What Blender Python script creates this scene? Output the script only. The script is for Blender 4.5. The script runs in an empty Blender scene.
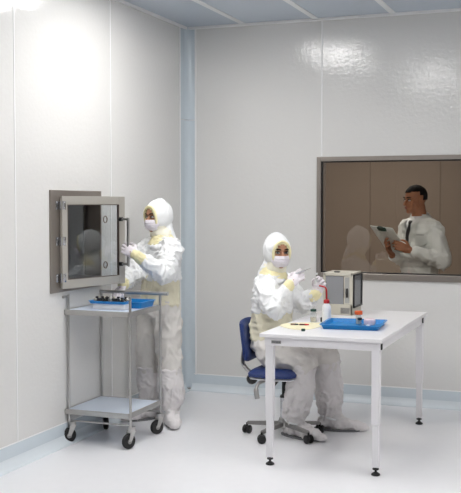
import bpy, bmesh, math, random
import numpy as np
from mathutils import Vector, Matrix, noise
random.seed(7)
V=Vector; PI=math.pi
scn=bpy.context.scene; COL=scn.collection
# ------------------------------------------------------------ camera, world, exposure
cd=bpy.data.cameras.new('camera'); cam=bpy.data.objects.new('camera',cd); COL.objects.link(cam)
cam.location=(3.347,-7.687,1.6); cam.rotation_euler=(math.radians(90-2.54),0,math.radians(20.97))
cd.sensor_fit='HORIZONTAL'; cd.sensor_width=36; cd.lens=980/461*36; cd.clip_start=.05
scn.camera=cam
w=bpy.data.worlds.new('world'); scn.world=w; w.use_nodes=True
w.node_tree.nodes['Background'].inputs[0].default_value=(.02,.02,.02,1)
scn.view_settings.view_transform='Standard'; scn.view_settings.look='None'
scn.view_settings.gamma=1; scn.view_settings.use_curve_mapping=False
scn.view_settings.exposure=0.2
PANEL_E=14.0      # emission of the ceiling luminaires of the clean room
OBS_W=24.0         # lamp of the dim observation room

# ------------------------------------------------------------ materials
def s2l(c): return tuple((x/12.92 if x<=.04045 else ((x+.055)/1.055)**2.4) for x in [v/255 for v in c])+(1,)
def mat(name,col,rough=.5,metal=0,bump=0,scale=60,var=.0,spec=.5,trans=0,coat=0,sheen=0,emit=None,es=0,stretch=None,sss=0):
    m=bpy.data.materials.new(name); m.use_nodes=True; nt=m.node_tree; b=nt.nodes['Principled BSDF']
    c=s2l(col); b.inputs['Base Color'].default_value=c; b.inputs['Roughness'].default_value=rough
    b.inputs['Metallic'].default_value=metal; b.inputs['Specular IOR Level'].default_value=spec
    b.inputs['Transmission Weight'].default_value=trans; b.inputs['Coat Weight'].default_value=coat
    b.inputs['Sheen Weight'].default_value=sheen; b.inputs['Subsurface Weight'].default_value=sss
    if sss: b.inputs['Subsurface Radius'].default_value=(.02,.008,.004)
    if emit: b.inputs['Emission Color'].default_value=s2l(emit); b.inputs['Emission Strength'].default_value=es
    tc=nt.nodes.new('ShaderNodeTexCoord'); mp=nt.nodes.new('ShaderNodeMapping')
    nt.links.new(tc.outputs['Object'],mp.inputs[0])
    if stretch: mp.inputs['Scale'].default_value=stretch
    n=nt.nodes.new('ShaderNodeTexNoise'); n.inputs['Scale'].default_value=scale; n.inputs['Detail'].default_value=3
    nt.links.new(mp.outputs[0],n.inputs['Vector'])
    if bump:
        bp=nt.nodes.new('ShaderNodeBump'); bp.inputs['Strength'].default_value=bump; bp.inputs['Distance'].default_value=.01
        nt.links.new(n.outputs['Fac'],bp.inputs['Height']); nt.links.new(bp.outputs[0],b.inputs['Normal'])
    if var:
        mx=nt.nodes.new('ShaderNodeMix'); mx.data_type='RGBA'
        mx.inputs[6].default_value=tuple(x*(1-var) for x in c[:3])+(1,); mx.inputs[7].default_value=tuple(min(1,x*(1+var)) for x in c[:3])+(1,)
        nt.links.new(n.outputs['Fac'],mx.inputs[0]); nt.links.new(mx.outputs[2],b.inputs['Base Color'])
    return m
def cloth(name,col,rough=.62,scale=13,st=.9):
    m=mat(name,col,rough,0,0,60,.012,.3,sheen=.15); nt=m.node_tree; b=nt.nodes['Principled BSDF']
    tc=nt.nodes.new('ShaderNodeTexCoord'); n=nt.nodes.new('ShaderNodeTexNoise'); n.noise_type='RIDGED_MULTIFRACTAL'
    n.inputs['Scale'].default_value=scale; n.inputs['Detail'].default_value=2.5; n.inputs['Distortion'].default_value=.6
    bp=nt.nodes.new('ShaderNodeBump'); bp.inputs['Strength'].default_value=st; bp.inputs['Distance'].default_value=.02
    nt.links.new(tc.outputs['Object'],n.inputs['Vector']); nt.links.new(n.outputs['Fac'],bp.inputs['Height']); nt.links.new(bp.outputs[0],b.inputs['Normal'])
    return m
def glass(name,tint=(1,1,1),refl=.08,rough=0.0):
    m=bpy.data.materials.new(name); m.use_nodes=True; nt=m.node_tree; nt.nodes.clear()
    o=nt.nodes.new('ShaderNodeOutputMaterial'); mx=nt.nodes.new('ShaderNodeMixShader')
    t=nt.nodes.new('ShaderNodeBsdfTransparent'); g=nt.nodes.new('ShaderNodeBsdfGlossy'); f=nt.nodes.new('ShaderNodeLayerWeight')
    f.inputs['Blend'].default_value=.5
    p=nt.nodes.new('ShaderNodeMath'); p.operation='POWER'; p.inputs[1].default_value=4
    ad=nt.nodes.new('ShaderNodeMath'); ad.operation='ADD'; ad.inputs[1].default_value=refl; ad.use_clamp=True
    t.inputs[0].default_value=(*tint,1); g.inputs['Roughness'].default_value=rough
    nt.links.new(f.outputs['Facing'],p.inputs[0]); nt.links.new(p.outputs[0],ad.inputs[0]); nt.links.new(ad.outputs[0],mx.inputs[0])
    nt.links.new(t.outputs[0],mx.inputs[1]); nt.links.new(g.outputs[0],mx.inputs[2]); nt.links.new(mx.outputs[0],o.inputs[0])
    return m
def emis(name,col,s):
    m=bpy.data.materials.new(name); m.use_nodes=True; nt=m.node_tree; nt.nodes.clear()
    o=nt.nodes.new('ShaderNodeOutputMaterial'); e=nt.nodes.new('ShaderNodeEmission')
    e.inputs[0].default_value=(*col,1); e.inputs[1].default_value=s; nt.links.new(e.outputs[0],o.inputs[0]); return m
M=dict(
 wall=mat('wall_panel',(223,222,220),.09,0,.15,34,.008,.5),
 dwall=mat('unseen_dark_wall',(70,70,72),.5,0,.05,30,.02),  # dark grey picked to keep the window reflection dim, out of view
 seam=mat('seam_strip',(238,238,238),.3),
 cove=mat('blue_cove',(206,216,223),.25,0,.03,20,.02),
 cove2=mat('pale_cove',(224,231,236),.25,0,.03,20,.02),
 floor=mat('floor_vinyl',(238,238,241),.30,0,.03,14,.02,.35),
 ceil=mat('ceiling_panel',(190,200,212),.35,0,.02,30,.02),
 bar=mat('ceiling_bar',(236,238,240),.35),
 steel=mat('brushed_steel',(158,150,143),.36,.75,.06,90,.06,stretch=(1,1,8)),
 dsteel=mat('dark_steel',(128,116,108),.38,.8,.06,90,.08,stretch=(1,1,8)),
 csteel=mat('cart_steel',(190,188,186),.28,1,.04,80,.05),
 doorsteel=mat('pale_brushed_steel',(196,192,184),.38,.55,.05,90,.05,stretch=(1,1,8)),
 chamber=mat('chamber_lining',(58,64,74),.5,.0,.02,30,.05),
 shelf=mat('shelf_sheet',(212,222,236),.30,0,.01,30,.01),
 black=mat('black_plastic',(22,21,22),.4,0,.05,120,.1),
 rubber=mat('black_rubber',(30,29,30),.6,0,.08,120,.1),
 grey=mat('grey_plastic',(120,120,122),.45,0,.03,80,.03),
 hubgrey=mat('wheel_hub_grey',(150,148,146),.4,.5),
 brown=mat('observation_wall',(158,142,128),.6,0,.03,10,.04),
 brownseam=mat('observation_seam',(140,124,110),.5),
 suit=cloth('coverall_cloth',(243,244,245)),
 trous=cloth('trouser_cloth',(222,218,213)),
 boot=cloth('boot_cover_cloth',(228,224,224),.6,16,1.0),
 cream=cloth('cream_cloth',(232,226,202)),
 yellow=mat('pale_yellow_knit',(243,234,188),.7,0,.3,110,.03,.3,sheen=.2),
 pale=cloth('pale_hood_cloth',(244,240,222)),
 mask=mat('face_mask_cloth',(236,230,237),.7,0,.3,90,.02,.3),
 glove=mat('latex_glove',(232,225,230),.45,0,.15,70,.02),
 skin=mat('skin',(190,138,108),.5,0,.05,90,.04,.4,sss=.08),
 skin2=mat('skin_warm',(160,106,76),.5,0,.05,90,.04,.4,sss=.08),
 hair=mat('dark_hair',(20,15,13),.8,0,.5,160,.2,.15),
 eyew=mat('eye_white',(190,182,175),.3), iris=mat('iris_brown',(38,24,18),.25), lip=mat('lips',(150,84,74),.5),
 coat=cloth('lab_coat_cloth',(236,238,236),.65,10,.8),
 shirt=mat('white_shirt',(228,230,232),.6,0,.1,90,.01), tie=mat('black_tie',(18,18,22),.45,0,.1,200,.1),
 slacks=mat('dark_slacks',(50,50,56),.7,0,.2,80,.05), shoe=mat('black_leather',(24,22,22),.35),
 table=mat('table_laminate',(238,236,238),.28,0,.01,30,.01), leg=mat('white_powder_coat',(231,229,232),.35,0,.02,90,.01),
 edge=mat('edge_band',(222,218,222),.4),
 bluefab=mat('blue_vinyl',(26,50,110),.5,0,.12,90,.06),
 trayb=mat('blue_plastic',(6,126,196),.35,0,.02,30,.03),
 greypane=mat('grey_acrylic',(150,151,154),.12),greypane2=mat('pale_acrylic',(176,176,174),.12),greypane3=mat('dark_acrylic',(92,96,103),.10),
 beige=mat('beige_enamel',(205,200,186),.4,0,.02,60,.01),
 paneg=glass('grey_tinted_glass',(.42,.45,.5),.12),
 paned=glass('dark_tinted_glass',(.25,.28,.32),.14),
 winglass=glass('window_glass',(.93,.92,.90),.075),
 doorglass=glass('door_glass',(.88,.90,.91),.075),
 clear=glass('clear_plastic',(.9,.92,.92),.10,.1),
 liquid=mat('pale_liquid',(214,205,190),.2),
 white=mat('white_plastic',(236,236,238),.35,0,.02,60,.01),
 pink=mat('pinkish_plastic',(228,208,214),.35,0,.02,60,.01),
 red=mat('red_plastic',(186,28,34),.35,0,.02,60,.02), orange=mat('orange_plastic',(226,92,30),.4,0,.02,60,.02),
 green=mat('dark_green_plastic',(18,62,50),.4,0,.02,60,.02), paper=mat('cream_paper',(240,232,198),.7,0,.02,60,.01),
 wpaper=mat('white_paper',(232,236,232),.7,0,.01,60,.005), maroon=mat('maroon_plastic',(92,22,22),.4,0,.02,60,.02),
 ink=mat('grey_ink',(112,114,118),.6), chrome=mat('chrome',(205,205,208),.15,1),
 panel=emis('luminaire_diffuser',(1,.985,.965),PANEL_E),
)
# ------------------------------------------------------------ helpers
def wloc(o):
    l=V((0,0,0))
    while o is not None: l=l+V(o.location); o=o.parent
    return l
def obj(name,bm,m,parent=None,smooth=True,local=False,angle=40):
    me=bpy.data.meshes.new(name)
    if isinstance(bm,bpy.types.Mesh): me=bm; me.name=name
    else:
        bmesh.ops.recalc_face_normals(bm,faces=bm.faces); bm.to_mesh(me); bm.free()
    o=bpy.data.objects.new(name,me); COL.objects.link(o)
    if not me.materials: me.materials.append(m)
    if parent is not None:
        o.parent=parent
        if not local: me.transform(Matrix.Translation(-wloc(parent)))
    if smooth:
        me.polygons.foreach_set('use_smooth',[True]*len(me.polygons))
        try: me.set_sharp_from_angle(angle=math.radians(angle))
        except Exception: pass
    me.update(); return o
def tag(o,label,cat,group=None,kind=None):
    o['label']=label; o['category']=cat
    if group: o['group']=group
    if kind: o['kind']=kind
    return o
def thing(name,label,cat,loc=(0,0,0),group=None,rz=0):
    o=bpy.data.objects.new(name,None); COL.objects.link(o); o.location=loc; o.rotation_euler=(0,0,rz); o.empty_display_size=.1
    return tag(o,label,cat,group)
def based(name,label,cat,bm,m,loc,group=None,**k):          # one-mesh thing with its origin at its base
    o=obj(name,bm,m,None,**k); o.data.transform(Matrix.Translation(-V(loc))); o.location=loc
    return tag(o,label,cat,group)
def struct(name,bm,m,label=None,cat=None,**k):
    o=obj(name,bm,m,**k); o['kind']='structure'
    if label: o['label']=label; o['category']=cat or name.split('_')[0]
    return o
def B(): return bmesh.new()
def box(bm,lo,hi,bev=0,mx=None,seg=2):
    r=bmesh.ops.create_cube(bm,size=1); vs=r['verts']
    c=(V(lo)+V(hi))/2; s=V(hi)-V(lo)
    for v in vs: v.co=V((v.co.x*s.x,v.co.y*s.y,v.co.z*s.z))+c
    if mx is not None:
        for v in vs: v.co=mx@v.co
    if bev:
        es={e for v in vs for e in v.link_edges}
        bmesh.ops.bevel(bm,geom=list(es),offset=bev,segments=seg,profile=.5,affect='EDGES')
    return bm
def frame_from(d,upg=V((0,0,1))):
    d=V(d).normalized()
    a=upg.cross(d)
    if a.length<1e-4: a=V((1,0,0)).cross(d)
    a.normalize(); b=d.cross(a); return a,b,d
def rings(bm,pts,rads,seg=16,caps=True,flat=None):
    """swept tube through pts with radius per point"""
    pts=[V(p) for p in pts]; R=[]; n=len(pts); a0=None
    for i,p in enumerate(pts):
        t=(pts[min(i+1,n-1)]-pts[max(i-1,0)])
        if a0 is None: a,b,d=frame_from(t)
        else:
            d=t.normalized(); a=a0-d*a0.dot(d); a.normalize(); b=d.cross(a)
        a0=a; r=rads[i] if hasattr(rads,'__len__') else rads
        R.append([bm.verts.new(p+(a*math.cos(2*PI*k/seg)+b*math.sin(2*PI*k/seg))*r) for k in range(seg)])
    for i in range(n-1):
        for k in range(seg): bm.faces.new((R[i][k],R[i][(k+1)%seg],R[i+1][(k+1)%seg],R[i+1][k]))
    if caps: bm.faces.new(R[0][::-1]); bm.faces.new(R[-1])
    return bm
def cyl(bm,a,b,r,seg=20,r2=None): return rings(bm,[a,b],[r,r if r2 is None else r2],seg)
def lathe(bm,c,prof,seg=24,axis=(0,0,1)):
    """prof: (radius,height) list, closed at the ends"""
    a,b,d=frame_from(axis,V((0,1,0))); c=V(c); R=[]
    for r,h in prof:
        R.append([bm.verts.new(c+d*h+(a*math.cos(2*PI*k/seg)+b*math.sin(2*PI*k/seg))*max(r,1e-5)) for k in range(seg)])
    for i in range(len(R)-1):
        for k in range(seg): bm.faces.new((R[i][k],R[i][(k+1)%seg],R[i+1][(k+1)%seg],R[i+1][k]))
    bm.faces.new(R[0][::-1]); bm.faces.new(R[-1]); return bm
def arc(pts,n=6):
    """Catmull-Rom through pts"""
    P=[V(p) for p in pts]; P=[P[0]*2-P[1]]+P+[P[-1]*2-P[-2]]; out=[]
    for i in range(1,len(P)-2):
        for k in range(n):
            t=k/n; a,b,c,d=P[i-1],P[i],P[i+1],P[i+2]
            out.append(.5*((2*b)+(c-a)*t+(2*a-5*b+4*c-d)*t*t+(3*b-a-3*c+d)*t**3))
    out.append(P[-2]); return out
def ell(bm,c,r,axes=None,sub=3):
    q=bmesh.ops.create_icosphere(bm,subdivisions=sub,radius=1)
    if axes is None: axes=(V((1,0,0)),V((0,1,0)),V((0,0,1)))
    for v in q['verts']: v.co=V(c)+axes[0]*(v.co.x*r[0])+axes[1]*(v.co.y*r[1])+axes[2]*(v.co.z*r[2])
    return bm
def limb(bm,a,b,ra,rb,n=None,bulge=0):
    a=V(a);b=V(b); rings(bm,[a,a.lerp(b,.5),b],[ra,(ra+rb)/2+bulge,rb],16)
    ell(bm,a,(ra,)*3,sub=2); ell(bm,b,(rb,)*3,sub=2)
def slab(bm,a,b,ra,rb,side,n=6):
    """row of ellipsoids from a to b; ra/rb=(half width along side, half depth)"""
    a=V(a);b=V(b); d=(b-a).normalized(); s=V(side).normalized(); f=s.cross(d).normalized(); s=d.cross(f).normalized()
    st=(b-a).length/n
    for i in range(n+1):
        t=i/n; ell(bm,a.lerp(b,t),(ra[0]*(1-t)+rb[0]*t,ra[1]*(1-t)+rb[1]*t,max(st*1.3,.05)),(s,f,d))
def fuse(bm,voxel=.012,smooth=4,disp=None,factor=.6):
    me=bpy.data.meshes.new('tmp'); bm.to_mesh(me); bm.free()
    o=bpy.data.objects.new('tmp',me); COL.objects.link(o)
    r=o.modifiers.new('r','REMESH'); r.mode='VOXEL'; r.voxel_size=voxel
    s=o.modifiers.new('s','SMOOTH'); s.factor=factor; s.iterations=smooth
    dg=bpy.context.evaluated_depsgraph_get(); dg.update()
    out=bpy.data.meshes.new_from_object(o.evaluated_get(dg)); out.materials.clear()
    bpy.data.objects.remove(o); bpy.data.meshes.remove(me)
    if disp:
        n=len(out.vertices); ns=[v.normal.copy() for v in out.vertices]
        for i,v in enumerate(out.vertices): v.co=v.co+ns[i]*disp(v.co.copy())
        out.update()
    return out
def folds(amp=.012,f=9,axis=None,seed=0,centres=()):
    off=V((seed*3.1,seed*1.7,seed*2.3))
    def fn(p):
        q=V((p.x*f,p.y*f,p.z*f*1.0))
        if axis: q=V((p.x*f*axis[0],p.y*f*axis[1],p.z*f*axis[2]))
        q+=off; wv=noise.noise_vector(q*.6)*.9; q2=q+wv
        a=1-abs(noise.noise(q2))*3.2; b=1-abs(noise.noise(q2*1.9+off))*3.0
        k=1
        if centres:
            k=.45+sum(.9*math.exp(-((p-V(c)).length/s)**2) for c,s in centres)
        return amp*k*(max(a,0)**1.6*.8+max(b,0)**1.6*.45-.40)
    return fn
def prune(me,test):
    bm=bmesh.new(); bm.from_mesh(me); bm.faces.ensure_lookup_table()
    bmesh.ops.delete(bm,geom=[f for f in bm.faces if test(f.calc_center_median())],context='FACES')
    bm.to_mesh(me); bm.free(); return me
class Fr:
    """local frame: l = to its left, f = forward, u = up"""
    def __init__(s,c,fwd,up=(0,0,1)):
        s.c=V(c); s.F=V(fwd).normalized(); s.L=V(up).cross(s.F).normalized(); s.U=s.F.cross(s.L).normalized()
    def p(s,l,f,u): return s.c+s.L*l+s.F*f+s.U*u
    def inv(s,q): d=V(q)-s.c; return d.dot(s.L),d.dot(s.F),d.dot(s.U)
    @property
    def ax(s): return (s.L,s.F,s.U)

# ================================================================= STRUCTURE
ZC=3.085; X1=5.2; Y0=-8.9
bm=B(); box(bm,(-.12,Y0-.12,-.1),(X1+.12,.12,0)); struct('floor',bm,M['floor'],'glossy white vinyl floor of the clean room','floor',smooth=False)
bm=B(); box(bm,(-.12,Y0-.12,ZC),(X1+.12,.12,ZC+.1)); struct('ceiling',bm,M['ceil'],'blue grey panelled clean room ceiling','ceiling',smooth=False)
def wall_hole(axis,pos,thick,a0,a1,z0,z1,ha0,ha1,hz0,hz1):
    bm=B()
    def bb(a,b,c,d):
        if axis=='y': box(bm,(a,pos,c),(b,pos+thick,d))
        else: box(bm,(pos-thick,a,c),(pos,b,d))
    bb(a0,ha0,z0,z1); bb(ha1,a1,z0,z1); bb(ha0,ha1,z0,hz0); bb(ha0,ha1,hz1,z1); return bm
WX0,WX1,WZ0,WZ1=1.18,3.30,1.03,1.945
struct('wall_back',wall_hole('y',0,.12,-.12,X1+.12,0,ZC,WX0,WX1,WZ0,WZ1),M['wall'],'white glossy wall panels with the observation window','wall',smooth=False)
PY0,PY1,PZ0,PZ1=-2.07,-1.55,1.085,1.625
struct('wall_left',wall_hole('x',0,.12,-4.4,0,0,ZC,PY0,PY1,PZ0,PZ1),M['wall'],'white glossy wall panels with the pass-through hatch','wall',smooth=False)
bm=B(); box(bm,(X1,Y0,0),(X1+.12,0,ZC)); struct('wall_right',bm,M['wall'],smooth=False)
bm=B(); box(bm,(-.12,Y0-.12,0),(X1+.12,Y0,ZC)); struct('wall_front',bm,M['dwall'],smooth=False)  # unseen end wall, darkened so the reflected worker stands out in the window
bm=B(); box(bm,(-.12,Y0,0),(0,-4.4,ZC)); struct('wall_left_unseen_dark',bm,M['dwall'],smooth=False)  # unseen stretch made dark for the window glass to reflect
# ceiling bars (run in depth) and one cross bar
k=1
for x in (.515,1.14,1.765,2.39,3.015,3.64,4.265,4.89):
    bm=B(); box(bm,(x-.024,Y0,ZC-.006),(x+.024,0,ZC+.01),.002); o=struct('trim_%d'%k,bm,M['bar'],smooth=False); k+=1
for y in (-1.27,-2.50,-3.73,-4.96,-6.19,-7.42):
    bm=B(); box(bm,(0,y-.02,ZC-.005),(X1,y+.02,ZC+.01),.002); struct('trim_%d'%k,bm,M['bar'],smooth=False); k+=1
# edge trims where walls meet ceiling
bm=B(); box(bm,(.02,-.02,ZC-.022),(X1,0.001,ZC+.001),.004); struct('trim_%d'%k,bm,M['seam'],smooth=False); k+=1
bm=B(); box(bm,(-.001,Y0,ZC-.022),(.02,-.02,ZC+.001),.004); struct('trim_%d'%k,bm,M['seam'],smooth=False); k+=1
# wall panel joint strips
for y in (-2.60,-1.37,-3.83):
    bm=B(); box(bm,(-.001,y-.006,.137),(.003,y+.006,ZC-.02),.001); struct('trim_%d'%k,bm,M['seam'],smooth=False); k+=1
for x,z0 in ((1.19,WZ1+.035),):
    bm=B(); box(bm,(x-.006,-.003,z0),(x+.006,.001,ZC-.02),.001); struct('trim_%d'%k,bm,M['seam'],smooth=False); k+=1
# coved blue corner strip, two lengths with a joint
def corner(z0,z1):
    bm=B(); P=[(.0,-.14)]
    n=10; R=.062; P.append((.004,-.125))
    for i in range(n+1):
        a=PI/2*i/n; P.append((.004+R-R*math.cos(a),-.004-R+R*math.sin(a)))
    P+= [(.062,-.0)] if False else []
    P.append((.085,-.0)); P+=[(-.0,0)]
    lo=[bm.verts.new((x,y,z0)) for x,y in P]; hi=[bm.verts.new((x,y,z1)) for x,y in P]
    for i in range(len(P)): j=(i+1)%len(P); bm.faces.new((lo[i],lo[j],hi[j],hi[i]))
    bm.faces.new(lo[::-1]); bm.faces.new(hi); return bm
struct('trim_%d'%k,corner(.02,2.30),M['cove'],'blue coved corner strip between the two walls','corner trim'); k+=1
struct('trim_%d'%k,corner(2.306,ZC-.001),M['cove']); k+=1
for (a,b) in (((.001,-.150),(.008,-.138)),((.078,-.007),(.092,.0005))):
    bm=B(); box(bm,(a[0],a[1],.13),(b[0],b[1],ZC-.02),.001); struct('trim_%d'%k,bm,M['seam'],smooth=False); k+=1
# coved skirting
def skirt(name,m,a,b,nrm,prof):
    bm=B(); a=V(a);b=V(b);n=V(nrm)
    A=[bm.verts.new(a+n*d+V((0,0,z))) for d,z in prof]; Bv=[bm.verts.new(b+n*d+V((0,0,z))) for d,z in prof]
    for i in range(len(prof)): j=(i+1)%len(prof); bm.faces.new((A[i],A[j],Bv[j],Bv[i]))
    bm.faces.new(A[::-1]); bm.faces.new(Bv); return struct(name,bm,m,'pale blue coved skirting along the wall foot','skirting')
up=[(0,.135),(.004,.135),(.005,.132),(.005,.058),(0,.058)]
lo=[(0,.058),(.005,.058)]+[(.005+.055*(1-math.cos(a)),.002+.056*(1-math.sin(a))) for a in [PI/2*i/8 for i in range(1,9)]]
lo=[(0,.058),(.006,.058)]+[(.006+.055*(1-math.cos(PI/2*i/8)),.003+.055*(1-math.sin(PI/2*i/8))) for i in range(0,9)]+[(.061,.0),(0,.0)]
skirt('baseboard_back',M['cove'],(.05,0,0),(X1,0,0),(0,-1,0),up); skirt('baseboard_back_foot',M['cove2'],(.05,0,0),(X1,0,0),(0,-1,0),lo)
skirt('baseboard_left',M['cove'],(0,-4.4,0),(0,-.05,0),(1,0,0),up); skirt('baseboard_left_foot',M['cove2'],(0,-4.4,0),(0,-.05,0),(1,0,0),lo)
bm=B(); box(bm,(.03,-.004,.134),(X1,.0,.142)); struct('trim_%d'%k,bm,M['seam'],smooth=False); k+=1
bm=B(); box(bm,(.0,-4.4,.134),(.004,-.03,.142)); struct('trim_%d'%k,bm,M['seam'],smooth=False); k+=1
# window
bm=B()
fx0,fx1,fz0,fz1=1.152,3.33,.985,1.972
def ring4(bm,x0,x1,z0,z1,wl,wb,y0,y1,bev=.003,wt=None):
    wt=wt or wl
    box(bm,(x0,y0,z0),(x0+wl,y1,z1),bev); box(bm,(x1-wl,y0,z0),(x1,y1,z1),bev)
    box(bm,(x0+wl,y0,z0),(x1-wl,y1,z0+wb),bev); box(bm,(x0+wl,y0,z1-wt),(x1-wl,y1,z1),bev)
ring4(bm,fx0,fx1,fz0,fz1,.036,.052,-.014,.03); 
wf=struct('window_1',bm,M['steel'],'wide observation window with a brushed steel frame','window',smooth=False)
bm=B(); ring4(bm,fx0+.036,fx1-.036,fz0+.052,fz1-.036,.010,.010,.0,.025,.001); g=obj('window_gasket',bm,M['black'],wf,smooth=False); g['kind']='structure'
bm=B(); box(bm,(fx0+.03,.012,fz0+.045),(fx1-.03,.018,fz1-.03)); g=obj('window_glass',bm,M['winglass'],wf,smooth=False); g['kind']='structure'
bm=B(); ring4(bm,WX0-.0,WX1,WZ0,WZ1,.012,.012,.03,.122,.001); g=obj('window_reveal',bm,M['brownseam'],wf,smooth=False); g['kind']='structure'
# observation room beyond the window
OY=2.5; OX0=-.6; OX1=4.2
bm=B(); box(bm,(OX0,.12,-.1),(OX1,OY,0)); struct('floor_observation',bm,M['brown'],smooth=False)
bm=B(); box(bm,(OX0,.12,2.6),(OX1,OY,2.7)); struct('ceiling_observation',bm,M['brown'],smooth=False)
bm=B(); box(bm,(OX0,OY,0),(OX1,OY+.1,2.6)); struct('wall_observation_back',bm,M['brown'],'beige brown wall of the dim room beyond the window','wall',smooth=False)
bm=B(); box(bm,(OX0-.1,.12,0),(OX0,OY,2.6)); struct('wall_observation_left',bm,M['brown'],smooth=False)
bm=B(); box(bm,(OX1,.12,0),(OX1+.1,OY,2.6)); struct('wall_observation_right',bm,M['brown'],smooth=False)
for x in (.25,1.02,1.75,2.5,3.25):
    bm=B(); box(bm,(x-.006,OY-.004,0),(x+.006,OY+.001,2.6)); struct('trim_%d'%k,bm,M['brownseam'],smooth=False); k+=1
ld=bpy.data.lights.new('observation_lamp','AREA'); ld.shape='RECTANGLE'; ld.size=1.2; ld.size_y=.6; ld.energy=OBS_W; ld.color=(1,.96,.9)
lo_=bpy.data.objects.new('observation_lamp',ld); COL.objects.link(lo_); lo_.location=(1.2,1.0,2.585)

# ceiling luminaires of the clean room
def lum(cx,cy,label):
    t=thing('ceiling_light',label,'ceiling light',(cx,cy,ZC),'recessed ceiling light panels')
    bm=B(); ring=[(cx-.29,cx+.29,cy-.595,cy+.595)]
    x0,x1,y0,y1=ring[0]
    for a in ((x0,y0,x0+.03,y1),(x1-.03,y0,x1,y1),(x0+.03,y0,x1-.03,y0+.03),(x0+.03,y1-.03,x1-.03,y1)):
        box(bm,(a[0],a[1],ZC-.012),(a[2],a[3],ZC+.002),.002)
    obj('light_frame',bm,M['bar'],t,smooth=False)
    bm=B(); box(bm,(x0+.03,y0+.03,ZC-.008),(x1-.03,y1-.03,ZC+.001)); obj('diffuser',bm,M['panel'],t,smooth=False)
lum(.83,-1.885,'recessed ceiling light panel nearest the room corner, above the seated worker')
lum(1.45,-3.80,'recessed ceiling light panel in front of the bench')
lum(3.33,-2.5,'recessed ceiling light panel on the right behind the window bay')
lum(3.95,-4.4,'recessed ceiling light panel above the right of the room')

# ================================================================= PASS-THROUGH HATCH
hatch=thing('pass_through_hatch','stainless steel pass-through hatch in left wall with its glazed door ajar','hatch',(0,-1.87,1.35))
bm=B()
def ringx(bm,y0,y1,z0,z1,w,x0,x1,bev=.002,w2=None,wr=None):
    w2=w2 or w
    wr=wr or w; box(bm,(x0,y0,z0),(x1,y0+w,z1),bev); box(bm,(x0,y1-wr,z0),(x1,y1,z1),bev)
    box(bm,(x0,y0+w,z0),(x1,y1-wr,z0+w2),bev); box(bm,(x0,y0+w,z1-w2),(x1,y1-wr,z1),bev)
ringx(bm,-2.215,-1.535,1.014,1.684,.142,.0,.012,w2=.075,wr=.018)
obj('wall_frame',bm,M['steel'],hatch,smooth=False)
bm=B(); ringx(bm,-2.075,-1.55,1.08,1.63,.010,-.115,.016,.001); obj('jamb',bm,M['dsteel'],hatch,smooth=False)
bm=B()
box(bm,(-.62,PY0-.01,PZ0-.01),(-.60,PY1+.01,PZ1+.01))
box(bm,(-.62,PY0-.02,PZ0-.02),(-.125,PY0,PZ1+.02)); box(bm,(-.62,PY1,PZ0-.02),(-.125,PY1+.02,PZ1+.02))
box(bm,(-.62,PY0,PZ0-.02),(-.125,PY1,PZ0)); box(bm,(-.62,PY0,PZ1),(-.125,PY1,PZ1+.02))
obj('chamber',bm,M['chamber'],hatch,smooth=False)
# door, built flat (width along +y from the hinge) then swung
HX,HY,HZ0,HZ1=.018,-2.112,1.038,1.645
ang=-math.radians(15)
MX=Matrix.Translation(V((HX,HY,0)))@Matrix.Rotation(ang,4,'Z')
DW=.605
def dbox(bm,lo,hi,bev=.002): return box(bm,lo,hi,bev,MX)
bm=B(); th=.022
dbox(bm,(0,0,HZ0),(th,.048,HZ1)); dbox(bm,(0,DW-.06,HZ0),(th,DW,HZ1)); dbox(bm,(0,.048,HZ0),(th,DW-.06,HZ0+.058)); dbox(bm,(0,.048,HZ1-.055),(th,DW-.06,HZ1))
door=obj('door',bm,M['doorsteel'],hatch,smooth=False)
bm=B()
for a in ((.048,HZ0+.058,.052,HZ1-.055),(DW-.064,HZ0+.058,DW-.06,HZ1-.055),(.052,HZ0+.058,DW-.064,HZ0+.062),(.052,HZ1-.059,DW-.064,HZ1-.055)): dbox(bm,(.005,a[0],a[1]),(.0235,a[2],a[3]),.001)
obj('glazing_seal',bm,M['dsteel'],door,smooth=False)
bm=B(); dbox(bm,(.009,.049,HZ0+.059),(.013,DW-.062,HZ1-.057),0); obj('door_glass',bm,M['doorglass'],door,smooth=False)
# D handle, stands off the outer face on two posts through the glass
hz=(1.176,1.488); hy=DW-.055
bm=B(); rings(bm,[MX@V((th,hy,hz[0])),MX@V((th+.078,hy,hz[0]))],.0085,14); rings(bm,[MX@V((th,hy,hz[1])),MX@V((th+.078,hy,hz[1]))],.0085,14)
rings(bm,arc([MX@V((th+.078,hy,hz[0]-.012)),MX@V((th+.080,hy,hz[0]+.02)),MX@V((th+.080,hy,hz[1]-.02)),MX@V((th+.078,hy,hz[1]+.012))],4),.0105,14)
obj('handle',bm,M['csteel'],door)
for z in hz:
    bm=B(); c=MX@V((th,hy,z)); e=MX@V((th+.026,hy,z)); cyl(bm,c,e,.014,20); obj('handle_boss',bm,M['black'],door)
    bm=B(); y=DW-.195; n=24
    pts=[MX@V((th-.004,y+.018*math.cos(2*PI*i/n),z+.022*math.sin(2*PI*i/n))) for i in range(n+1)]
    rings(bm,pts,.0035,8,caps=False); obj('glass_ring',bm,M['dsteel'],door)  # thin steel ring on the glass, level with each handle post
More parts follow.
